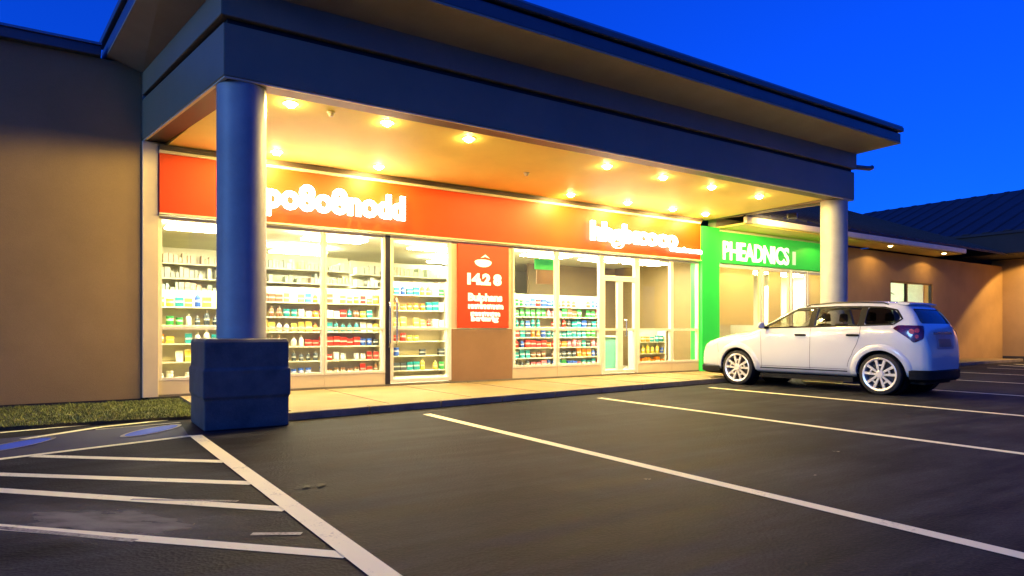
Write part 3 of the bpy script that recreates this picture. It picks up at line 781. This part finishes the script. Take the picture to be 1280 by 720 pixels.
def section(y, dw=0, dt=0, zf=None):
    T = lerp_pts(TOP, y)-dt; wd = lerp_pts(WID, y)-dw
    f = zf if zf is not None else (.27 + max(0, (-y-1.9))*.25 + max(0, y-2.0)*.12)
    belt = 1.235 - .02*(y)        # rises to the rear
    zb = min(belt, T-.085)
    zb = max(zb, f+.1)
    fr = lambda q: f+(zb-f)*q
    zr = max(T-.075, zb+.01)
    fullness = max(0, min(1, (zr-zb)/.40))
    xr = .95*wd - .05 - .175*fullness
    xm = .95*wd - (.95*wd-xr)*.42
    return [(0, f), (.62*wd, f), (.92*wd, f+.05), (.975*wd, fr(.25)), (.995*wd, fr(.50)), (1.0*wd, fr(.72)), (.985*wd, fr(.90)), (.95*wd, zb), (xm, zb+(zr-zb)*.5), (xr, zr), (xr-.085, T-.022), (xr*.5, T-.004), (0, T)]
def loft(ys, **kw):
    mb = MB(); rings = []
    for y in ys:
        s_ = section(y, **kw)
        full = s_ + [(-x, z) for x, z in s_[-2:0:-1]]
        rings.append([mb.bm.verts.new((x, y, z)) for x, z in full])
    n = len(rings[0])
    for A_, B_ in zip(rings, rings[1:]):
        for k in range(n): mb.bm.faces.new((A_[k], A_[(k+1) % n], B_[(k+1) % n], B_[k]))
    m_ = n//2
    for ring_, flip in ((rings[0], True), (rings[-1], False)):      # cap as a strip of quads
        for k in range(m_):
            if k == 0: q = [ring_[0], ring_[1], ring_[n-1]]
            elif k == m_-1: q = [ring_[k], ring_[m_], ring_[n-k]]
            else: q = [ring_[k], ring_[k+1], ring_[n-k-1], ring_[n-k]]
            mb.bm.faces.new(q if flip else q[::-1])
    return mb
CYS = [-2.38, -2.365, -2.34, -2.30, -2.25, -2.17, -2.07, -1.97, -1.86, -1.75, -1.6, -1.35, -1.0, -.6, -.2, .1, .3, .5, .7, .9, 1.05, 1.16, 1.3, 1.5, 1.75, 2.0, 2.15, 2.28, 2.38, 2.44, 2.465, 2.47]
def evaluated(o):
    bpy.context.view_layer.update()
    dg = bpy.context.evaluated_depsgraph_get()
    me = bpy.data.meshes.new_from_object(o.evaluated_get(dg)); return me

AX_R, AX_F, WR = -1.50, 1.50, .375
car = thing('parked_car', (13.10, 8.02, 0), 'white crossover car parked nose in before the green pharmacy, rear to the left camera', 'car', rz=R(3.2))
car['label'] = 'white crossover car parked nose in beside the right canopy column'
M['car_paint'] = mat('car_paint', (.54, .56, .59), .18, .015, 2, coat=.8)
M['car_black'] = mat('car_black', (.010, .010, .011), .6, .2, 5, spec=.12)
M['tyre'] = mat('tyre', (.016, .016, .016), .8, .2, 9)
M['rim'] = mat('rim', (.80, .80, .80), .28, .04, 9, metal=.55)
M['tail'] = mat('tail_lens', (.045, .003, .012), .12, .3, 14, coat=1)
M['tail_in'] = emis('tail_reflector_glow', (.4, .03, .06), .04, (.25, .02, .05))  # tail lamps are unlit; a faint red glow is put into the reflectors
M['head'] = mat('head_lens', (.62, .64, .66), .1, .1, 9, coat=1)
M['car_glass'] = glass('car_glass', (.74, .74, .66), 1.5)
M['car_dark_glass'] = glass('car_dark_glass', (.10, .11, .12), 1.5)
M['seat'] = mat('seat_fabric', (.05, .045, .04), .8)
M['plate'] = mat('plate', (.10, .11, .12), .4)
body0 = loft(CYS).build('body_tmp', M['car_paint'], smooth='all')
ss = body0.modifiers.new('s', 'SUBSURF'); ss.levels = 2; ss.render_levels = 2
me0 = evaluated(body0); bpy.data.objects.remove(body0)
bvh = BVHTree.FromPolygons([v.co.copy() for v in me0.vertices], [list(p.vertices) for p in me0.polygons])
body = bpy.data.objects.new('body', me0); col.objects.link(body)
def cutter(mb, nm):
    o = mb.build(nm, None); md = body.modifiers.new(nm, 'BOOLEAN'); md.object = o; md.operation = 'DIFFERENCE'; md.solver = 'EXACT'; return o
cuts = []
cav = loft([-2.02, -1.86, -1.7, -1.35, -1.0, -.5, 0, .3, .55, .8, .98], dw=.07, dt=.065, zf=.52); cuts.append(cutter(cav, 'cav'))
wc = MB()
for ya in (AX_R, AX_F):
    for s_ in (-1, 1):
        p = [(s_*.58, 0), (s_*1.15, 0)]
        wc.lathe([(0, min(p)[0]), (.435, min(p)[0]), (.435, max(p)[0]), (0, max(p)[0])], (0, ya, .385), axis='x', n=40)
cuts.append(cutter(wc, 'wells'))
def rounded(poly, r=.04, n=4):
    out = []
    for i, p in enumerate(poly):
        p = Vector(p); a = Vector(poly[i-1]); b = Vector(poly[(i+1) % len(poly)])
        da = (a-p); db = (b-p); rr = min(r, da.length*.45, db.length*.45)
        s0, s1 = p+da.normalized()*rr, p+db.normalized()*rr
        for k in range(n+1):
            t = k/n; out.append(tuple((1-t)**2*s0 + 2*t*(1-t)*p + t*t*s1))
    return out
SIDE = [rounded([(.86, 1.245), (-.13, 1.265), (-.13, 1.625), (.22, 1.60)], .03),
        rounded([(-.24, 1.267), (-1.10, 1.285), (-1.10, 1.615), (-.24, 1.627)], .03),
        rounded([(-1.21, 1.287), (-1.70, 1.30), (-1.83, 1.385), (-1.72, 1.535), (-1.5, 1.59), (-1.21, 1.612)], .06)]
sc_ = MB()
for poly in SIDE: sc_.solid([(-1.3, y, z) for y, z in poly], [(1.3, y, z) for y, z in poly])
cuts.append(cutter(sc_, 'sidewin'))
WS = rounded([(-.74, 1.245), (.74, 1.245), (.60, 1.585), (-.60, 1.585)], .05)
RW = rounded([(-.66, 1.30), (.66, 1.30), (.56, 1.57), (-.56, 1.57)], .06)
fc = MB(); fc.solid([(x, .15, z) for x, z in WS], [(x, 1.6, z) for x, z in WS]); cuts.append(cutter(fc, 'ws'))
rc = MB(); rc.solid([(x, -2.6, z) for x, z in RW], [(x, -1.7, z) for x, z in RW]); cuts.append(cutter(rc, 'rw'))
me1 = evaluated(body)
bpy.data.objects.remove(body)
for c in cuts: bpy.data.objects.remove(c)
body = bpy.data.objects.new('body', me1); col.objects.link(body); body.parent = car
me1.materials.clear(); me1.materials.append(M['car_paint'])
for p in me1.polygons: p.use_smooth = True; p.material_index = 0
me1.set_sharp_from_angle(angle=R(35))

def patch(name, poly, o3, au, av, dr, m, off=.003, parent=None, cuts_=3, thick=0, tri=True):
    """a 2-D outline projected onto the body along dr"""
    mb = MB(); o3, au, av, dr = Vector(o3), Vector(au).normalized(), Vector(av).normalized(), Vector(dr).normalized()
    f = mb.face([tuple(o3+au*p[0]+av*p[1]) for p in poly])
    bmesh.ops.triangulate(mb.bm, faces=mb.bm.faces[:])
    for _ in range(cuts_):
        ed = [e for e in mb.bm.edges if e.calc_length() > .05]
        if not ed: break
        bmesh.ops.subdivide_edges(mb.bm, edges=ed, cuts=1)
        bmesh.ops.triangulate(mb.bm, faces=[f_ for f_ in mb.bm.faces if len(f_.verts) > 3])
    for v in mb.bm.verts:
        h = bvh.ray_cast(v.co - dr*3, dr)
        if h[0] is not None: v.co = h[0] + h[1]*off
        else:
            h = bvh.find_nearest(v.co); v.co = h[0]+h[1]*off
    if thick:
        bmesh.ops.recalc_face_normals(mb.bm, faces=mb.bm.faces[:])
        bmesh.ops.solidify(mb.bm, geom=mb.bm.faces[:], thickness=thick)
    return mb.build(name, m, parent or car, smooth=True, local=True)
def side_patch(name, poly, side, m, off=.003, parent=None, **k):
    return patch(name, [(p[0], p[1]) for p in poly], (0, 0, 0), (0, 1, 0), (0, 0, 1), (-side, 0, 0), m, off, parent, **k)
def grow(poly, d):
    cx = sum(p[0] for p in poly)/len(poly); cy = sum(p[1] for p in poly)/len(poly)
    return [(p[0]+d*(1 if p[0] > cx else -1), p[1]+d*(1 if p[1] > cy else -1)) for p in poly]
for s_ in (-1, 1):
    for i, poly in enumerate(SIDE):
        side_patch('side_window', grow(poly, .008), s_, M['car_glass'] if i < 2 else M['car_dark_glass'], -.012)
patch('windscreen', grow(WS, .01), (0, 0, 0), (1, 0, 0), (0, 0, 1), (0, -1, 0), M['car_glass'], -.012)
patch('rear_window', grow(RW, .01), (0, 0, 0), (1, 0, 0), (0, 0, 1), (0, 1, 0), M['car_dark_glass'], -.012)

def seam(pts, side, wd=.007, off=.0025, m='car_black', name='door_seam', parent=body):
    mb = MB(); P = [Vector(p) for p in pts]; S = []
    for a, b in zip(P, P[1:]):
        n_ = max(1, int((b-a).length/.04))
        S += [a.lerp(b, k/n_) for k in range(n_)]
    S.append(P[-1]); L_ = []
    for i, p in enumerate(S):
        d = (S[min(i+1, len(S)-1)]-S[max(i-1, 0)]).normalized(); n_ = Vector((-d.y, d.x))*wd/2
        pr = []
        for q in (p-n_, p+n_):
            h = bvh.ray_cast(Vector((side*3, q.x, q.y)), Vector((-side, 0, 0)))
            if h[0] is None: pr = None; break
            pr.append(mb.bm.verts.new(h[0]+h[1]*off))
        if pr: L_.append(pr)
    for a, b in zip(L_, L_[1:]): mb.bm.faces.new((a[0], b[0], b[1], a[1]))
    return mb.build(name, M[m], parent, local=True, recalc=False)
def arc(cy, cz, r, a0, a1, n=16): return [(cy+r*math.cos(R(a0+(a1-a0)*k/n)), cz+r*math.sin(R(a0+(a1-a0)*k/n))) for k in range(n+1)]
for s_ in (-1, 1):
    seam([(.93, 1.22), (.90, .95), (.90, .44), (.94, .40)], s_)                                   # front door leading edge
    seam([(-.185, 1.26), (-.185, .90), (-.16, .40)], s_)                                         # B post
    seam([(-1.155, 1.285), (-1.15, 1.10), (-1.10, .93), (-1.03, .80)] + arc(AX_R, .385, .60, 34, 10) , s_)    # rear door, following the arch
    seam([(.95, .405), (-.90, .405)], s_, .022, .004, name='sill_moulding')
    seam([(.95, .445), (-.90, .445)], s_, .006)
    seam([(2.0, .70), (2.02, .90)], s_, .006)
    # window surround in black
    for a, b in ((-.13, -.24), (-1.10, -1.21)):
        side_patch('pillar_trim', [(a+.004, 1.25), (b-.004, 1.27), (b-.004, 1.615), (a+.004, 1.620)], s_, M['car_black'], .003, cuts_=4)
    seam([(.93, 1.232), (-.13, 1.252), (-1.2, 1.274), (-1.72, 1.288)], s_, .030, .004, name='window_trim', parent=car)
    seam([(.90, 1.236), (.55, 1.418), (.22, 1.612), (.0, 1.632), (-.6, 1.640), (-1.2, 1.622), (-1.5, 1.602), (-1.73, 1.545), (-1.85, 1.385), (-1.72, 1.288)], s_, .032, .004, name='window_trim', parent=car)
    for y in (.02, -1.02):
        h = bvh.ray_cast(Vector((s_*3, y, 1.09)), Vector((-s_, 0, 0)))[0]
        hd = MB()
        hd.tube([(h.x+s_*.004, y-.115, 1.09), (h.x+s_*.03, y-.095, 1.092), (h.x+s_*.034, y, 1.093), (h.x+s_*.03, y+.095, 1.092), (h.x+s_*.004, y+.115, 1.09)], [.014, .02, .022, .02, .014], 8)
        hd.build('door_handle', M['car_black'], car, smooth=True, local=True)
    # wheel-arch flares
    for ya, nm in ((AX_R, 0), (AX_F, 1)):
        mb = MB(); prev = None
        for k in range(33):
            t = R(-4+188*k/32); ring_ = []
            for r_, of, inn in ((.545, .002, 0), (.525, .018, 0), (.470, .028, 0), (.432, .022, 0), (.428, -.05, 0)):
                yy, zz = ya+r_*math.cos(t), .385+r_*math.sin(t)
                h = bvh.ray_cast(Vector((s_*3, yy, zz)), Vector((-s_, 0, 0)))
                if h[0] is None or abs(h[0].x) < .6:
                    x = s_*.84
                else: x = h[0].x
                ring_.append(mb.bm.verts.new((x+s_*of, yy, zz)))
            if prev:
                for q in range(4): mb.bm.faces.new((prev[q], ring_[q], ring_[q+1], prev[q+1]))
            prev = ring_
        mb.build('wheel_arch', M['car_paint'], car, smooth=True, local=True)
    # mirror
    mm = MB(); bm_ = mm.bm
    bmesh.ops.create_uvsphere(bm_, u_segments=16, v_segments=10, radius=1)
    for v in bm_.verts:
        v.co = Vector((s_*1.03+v.co.x*.115, .80+v.co.y*(.075 if v.co.y > 0 else .03), 1.285+v.co.z*.075))
    mr_ = mm.build('mirror', M['car_paint'], car, smooth='all', local=True)
    MB().solid([(s_*.86, .84, 1.225), (s_*.86, .74, 1.225), (s_*.86, .74, 1.26), (s_*.86, .84, 1.27)], [(s_*.98, .83, 1.215), (s_*.98, .77, 1.215), (s_*.98, .77, 1.26), (s_*.98, .83, 1.26)]).build('mirror_arm', M['car_black'], mr_, local=True)
    # tail lamp wraps the corner
    dv = Vector((-s_*.72, .69, 0)).normalized(); au = Vector((s_*.69, .72, 0)).normalized()
    cc = Vector((s_*.78, -2.05, 0))
    tl = patch('tail_light', rounded([(-.17, 1.03), (-.02, .965), (.02, .965), (.29, 1.215), (.21, 1.27), (-.20, 1.255)], .03), cc, au, (0, 0, 1), dv, M['tail'], .012, thick=.014)
    for px, pz, rr in ((-.06, 1.17, .042), (.035, 1.155, .05), (-.05, 1.07, .036)):
        patch('reflector', [(px+rr*math.cos(2*PI*k/14), pz+rr*.9*math.sin(2*PI*k/14)) for k in range(14)], cc, au, (0, 0, 1), dv, M['tail_in'], .0275, tl, cuts_=1)
    # head lamp
    dvh = Vector((-s_*.6, -.8, 0)).normalized(); auh = Vector((s_*.8, -.6, 0)).normalized()
    patch('headlight', rounded([(-.17, .80), (.16, .84), (.27, .96), (.10, .97), (-.16, .90)], .03), Vector((s_*.68, 2.2, 0)), auh, (0, 0, 1), dvh, M['head'], .008, thick=.01)
    # roof rail
    rp = [(y, ) for y in (-1.55, -1.45, -1.0, -.5, -.05, .05)]
    pts = []
    for i, (y,) in enumerate(rp):
        h = bvh.ray_cast(Vector((s_*.60, y, 3)), Vector((0, 0, -1)))[0]
        pts.append((h.x, y, h.z+(.0 if i in (0, 5) else .028)))
    MB().tube(pts, .013, 8).build('roof_rail', M['dark_metal'], car, smooth=True, local=True)
# tailgate furniture
FB = dict(o3=(0, 0, 0), au=(1, 0, 0), av=(0, 0, 1))
patch('number_plate', rounded([(-.27, .88), (.27, .88), (.27, 1.02), (-.27, 1.02)], .02), dr=(0, 1, 0), m=M['plate'], off=.01, thick=.008, **FB)
patch('plate_recess', rounded([(-.38, .84), (.38, .84), (.34, 1.10), (-.34, 1.10)], .04), dr=(0, 1, 0), m=mat('recess', (.22, .24, .28), .5), off=.004, **FB)
patch('tailgate_grip', rounded([(-.42, 1.105), (.42, 1.105), (.40, 1.145), (-.40, 1.145)], .015), dr=(0, 1, 0), m=M['steel'], off=.014, thick=.012, **FB)
# lower bumpers: dark skirt all round, following the plan
def skirt(ys, z0, z1, name, grow_=.006):
    mb = MB(); ringL = []
    path = [(-lerp_pts(WID, y)*.985-grow_, y) for y in ys]
    full = path + [(-x, y) for x, y in reversed(path)]
    prev = None
    for x, y in full:
        q = [mb.bm.verts.new((x*.86, y*.985, z0)), mb.bm.verts.new((x*.985, y+(.0 if abs(y) < 2 else math.copysign(.02, y)), z0+.05)), mb.bm.verts.new((x, y+(.0 if abs(y) < 2 else math.copysign(.02, y)), z1-.02)), mb.bm.verts.new((x*.97, y, z1))]
        if prev:
            for k in range(3): mb.bm.faces.new((prev[k], q[k], q[k+1], prev[k+1]))
        prev = q
    return mb.build(name, M['car_black'], car, smooth=True, local=True)
skirt([-1.98, -2.1, -2.22, -2.3, -2.345, -2.37, -2.385], .26, .47, 'rear_bumper')
skirt([1.98, 2.1, 2.25, 2.36, 2.43, 2.465, 2.475], .22, .40, 'front_bumper')
mb = MB()
mb.box(-.80, .80, -.98, .98, .20, .285); mb.box(-.55, .55, -2.2, 2.3, .21, .32)
mb.build('underbody', M['car_black'], car, local=True)
# spoiler
mb = MB(); pr = []
for x in (-.60, -.4, 0, .4, .60):
    c_ = .04*(1-(x/.62)**2)
    pr.append([mb.bm.verts.new(p) for p in ((x, -1.70, 1.705+c_*.3), (x, -1.90, 1.675+c_*.3), (x, -1.91, 1.655+c_*.3), (x, -1.86, 1.63), (x, -1.70, 1.65))])
for a, b in zip(pr, pr[1:]):
    for k in range(5): mb.bm.faces.new((a[k], b[k], b[(k+1) % 5], a[(k+1) % 5]))
mb.bm.faces.new(pr[0]); mb.bm.faces.new(pr[-1][::-1])
mb.build('spoiler', M['car_paint'], car, smooth=True, local=True, bevel=.008)
# wheels
def wheel(s_, ya):
    c = (0, ya, WR)
    ty = MB().lathe([(.285, s_*.66), (.345, s_*.665), (.368, s_*.69), (WR, s_*.73), (WR, s_*.82), (.366, s_*.87), (.345, s_*.885), (.305, s_*.884), (.30, s_*.86), (.285, s_*.66)], c, 'x', 48)
    w_ = ty.build('wheel', M['tyre'], car, smooth=True, local=True)
    rm = MB()
    rm.lathe([(.303, s_*.70), (.303, s_*.868), (.310, s_*.882), (.298, s_*.887), (.272, s_*.878), (.262, s_*.845), (.268, s_*.70), (.303, s_*.70)], c, 'x', 48)
    rm.lathe([(0, s_*.80), (.075, s_*.80), (.075, s_*.868), (.060, s_*.882), (0, s_*.885)], c, 'x', 24)
    for k in range(5):
        for off_ in (-1, 1):
            t = 2*PI*k/5+.35
            d = Vector((0, math.cos(t), math.sin(t))); n_ = Vector((0, -math.sin(t), math.cos(t)))
            C0 = Vector(c)
            def pt(r_, q, x): return tuple(C0+d*r_+n_*q+Vector((s_*x, 0, 0)))
            a0, a1 = off_*.020, off_*.078
            w0, w1 = .018, .026
            rm.solid([pt(.05, a0-w0, .83), pt(.05, a0+w0, .83), pt(.27, a1+w1, .84), pt(.27, a1-w1, .84)], [pt(.05, a0-w0, .872), pt(.05, a0+w0, .872), pt(.27, a1+w1, .873), pt(.27, a1-w1, .873)])
        t = 2*PI*k/5+.35; d = Vector((0, math.cos(t), math.sin(t))); n_ = Vector((0, -math.sin(t), math.cos(t)))
        def pt(r_, q, x): return tuple(Vector(c)+d*r_+n_*q+Vector((s_*x, 0, 0)))
        rm.solid([pt(.155, -.06, .835), pt(.155, .06, .835), pt(.185, .065, .835), pt(.185, -.065, .835)], [pt(.155, -.06, .868), pt(.155, .06, .868), pt(.185, .065, .868), pt(.185, -.065, .868)])
    rm.build('rim', M['rim'], w_, smooth=True, local=True)
    MB().lathe([(0, s_*.74), (.24, s_*.74), (.24, s_*.78), (0, s_*.785)], c, 'x', 24).build('brake_disc', M['dark_metal'], w_, local=True)
for s_ in (-1, 1):
    for ya in (AX_R, AX_F): wheel(s_, ya)
# wheel-well liners so the wells read as dark
for ya in (AX_R, AX_F):
    for s_ in (-1, 1):
        MB().lathe([(0, s_*.585), (.43, s_*.585), (.43, s_*.84)], (0, ya, .385), 'x', 32).build('wheel_well', M['car_black'], car, local=True)
# seats
def seat(x0, x1, y, nm, heads):
    mb = MB()
    mb.solid([(x0, y-.02, .60), (x1, y-.02, .60), (x1, y+.50, .66), (x0, y+.50, .66)], [(x0, y-.02, .76), (x1, y-.02, .76), (x1, y+.50, .80), (x0, y+.50, .80)])
    mb.solid([(x0, y+.03, .72), (x1, y+.03, .72), (x1-.03, y-.20, 1.32), (x0+.03, y-.20, 1.32)], [(x0, y-.11, .72), (x1, y-.11, .72), (x1-.03, y-.30, 1.32), (x0+.03, y-.30, 1.32)])
    o = mb.build(nm, M['seat'], car, local=True, bevel=.03)
    for hx in heads:
        MB().solid([(hx-.13, y-.235, 1.36), (hx+.13, y-.235, 1.36), (hx+.11, y-.255, 1.53), (hx-.11, y-.255, 1.53)], [(hx-.13, y-.33, 1.36), (hx+.13, y-.33, 1.36), (hx+.11, y-.33, 1.53), (hx-.11, y-.33, 1.53)]).build('headrest', M['seat'], o, local=True, bevel=.03)
        MB().tube([(hx, y-.27, 1.31), (hx, y-.285, 1.37)], .012, 6).build('headrest_post', M['steel'], o, local=True)
seat(-.60, -.12, .05, 'front_seat', [-.36]); seat(.12, .60, .05, 'front_seat', [.36]); seat(-.62, .62, -.85, 'rear_seat', [-.38, .38])
mb = MB(); n = 24
mb.tube([(-.36+.19*math.cos(2*PI*k/n), .58-.06*math.sin(2*PI*k/n), 1.10+.17*math.sin(2*PI*k/n)) for k in range(n+1)], .016, 6)
mb.tube([(-.55, .58, 1.10), (-.17, .58, 1.10)], .014, 6); mb.build('steering_wheel', M['car_black'], car, smooth=True, local=True)
mb = MB(); mb.solid([(-.78, .60, .75), (.78, .60, .75), (.78, .95, .75), (-.78, .95, .75)], [(-.76, .62, 1.13), (.76, .62, 1.13), (.74, .95, 1.16), (-.74, .95, 1.16)])
mb.build('dashboard', M['car_black'], car, local=True, bevel=.03)

# final proportions: a shorter tail, longer nose and slightly narrower body
done = set()
for o in [c for c in car.children_recursive if c.type == 'MESH']:
    if o.data.name in done: continue
    done.add(o.data.name)
    for v in o.data.vertices:
        v.co.x *= .965
        if v.co.y < -2.0: v.co.y = -2.0+(v.co.y+2.0)*.74
        elif v.co.y > 2.0: v.co.y = 2.0+(v.co.y-2.0)*1.35
# scraps lying on the lot
def scrap(x, y, lab, c, sc, sd):
    r_ = random.Random(sd); t = thing('paper_scrap' if c[0] > .1 else 'leaf_clump', (x, y, 0), lab, 'litter', 'scraps lying on the asphalt')
    mb = MB()
    for k in range(3):
        a = r_.random()*PI; ox, oy = (r_.random()-.5)*sc, (r_.random()-.5)*sc
        p = [(ox+sc*.5*math.cos(a+q)*(1 if i % 2 else .45), oy+sc*.5*math.sin(a+q)*(1 if i % 2 else .45), .009+.004*r_.random()) for i, q in enumerate((0, 1.2, 2.4, 3.6, 5))]
        mb.face(p)
    mb.build('scrap', mat('scrap_%d' % sd, c, .8, .3, 20), t, local=True, recalc=False)
scrap(1.52, 4.9, 'dark clump of leaves near the thick white line of the hatched bay', (.006, .006, .006), .13, 1)
scrap(3.72, 3.75, 'greyish paper scrap lying left of the nearest long bay line', (.13, .12, .10), .05, 2)
scrap(6.1, 3.6, 'small greyish scrap between the two nearest long bay lines', (.13, .12, .10), .045, 3)
scrap(4.95, 3.1, 'tiny greyish scrap just right of the nearest long bay line', (.12, .11, .10), .04, 4)
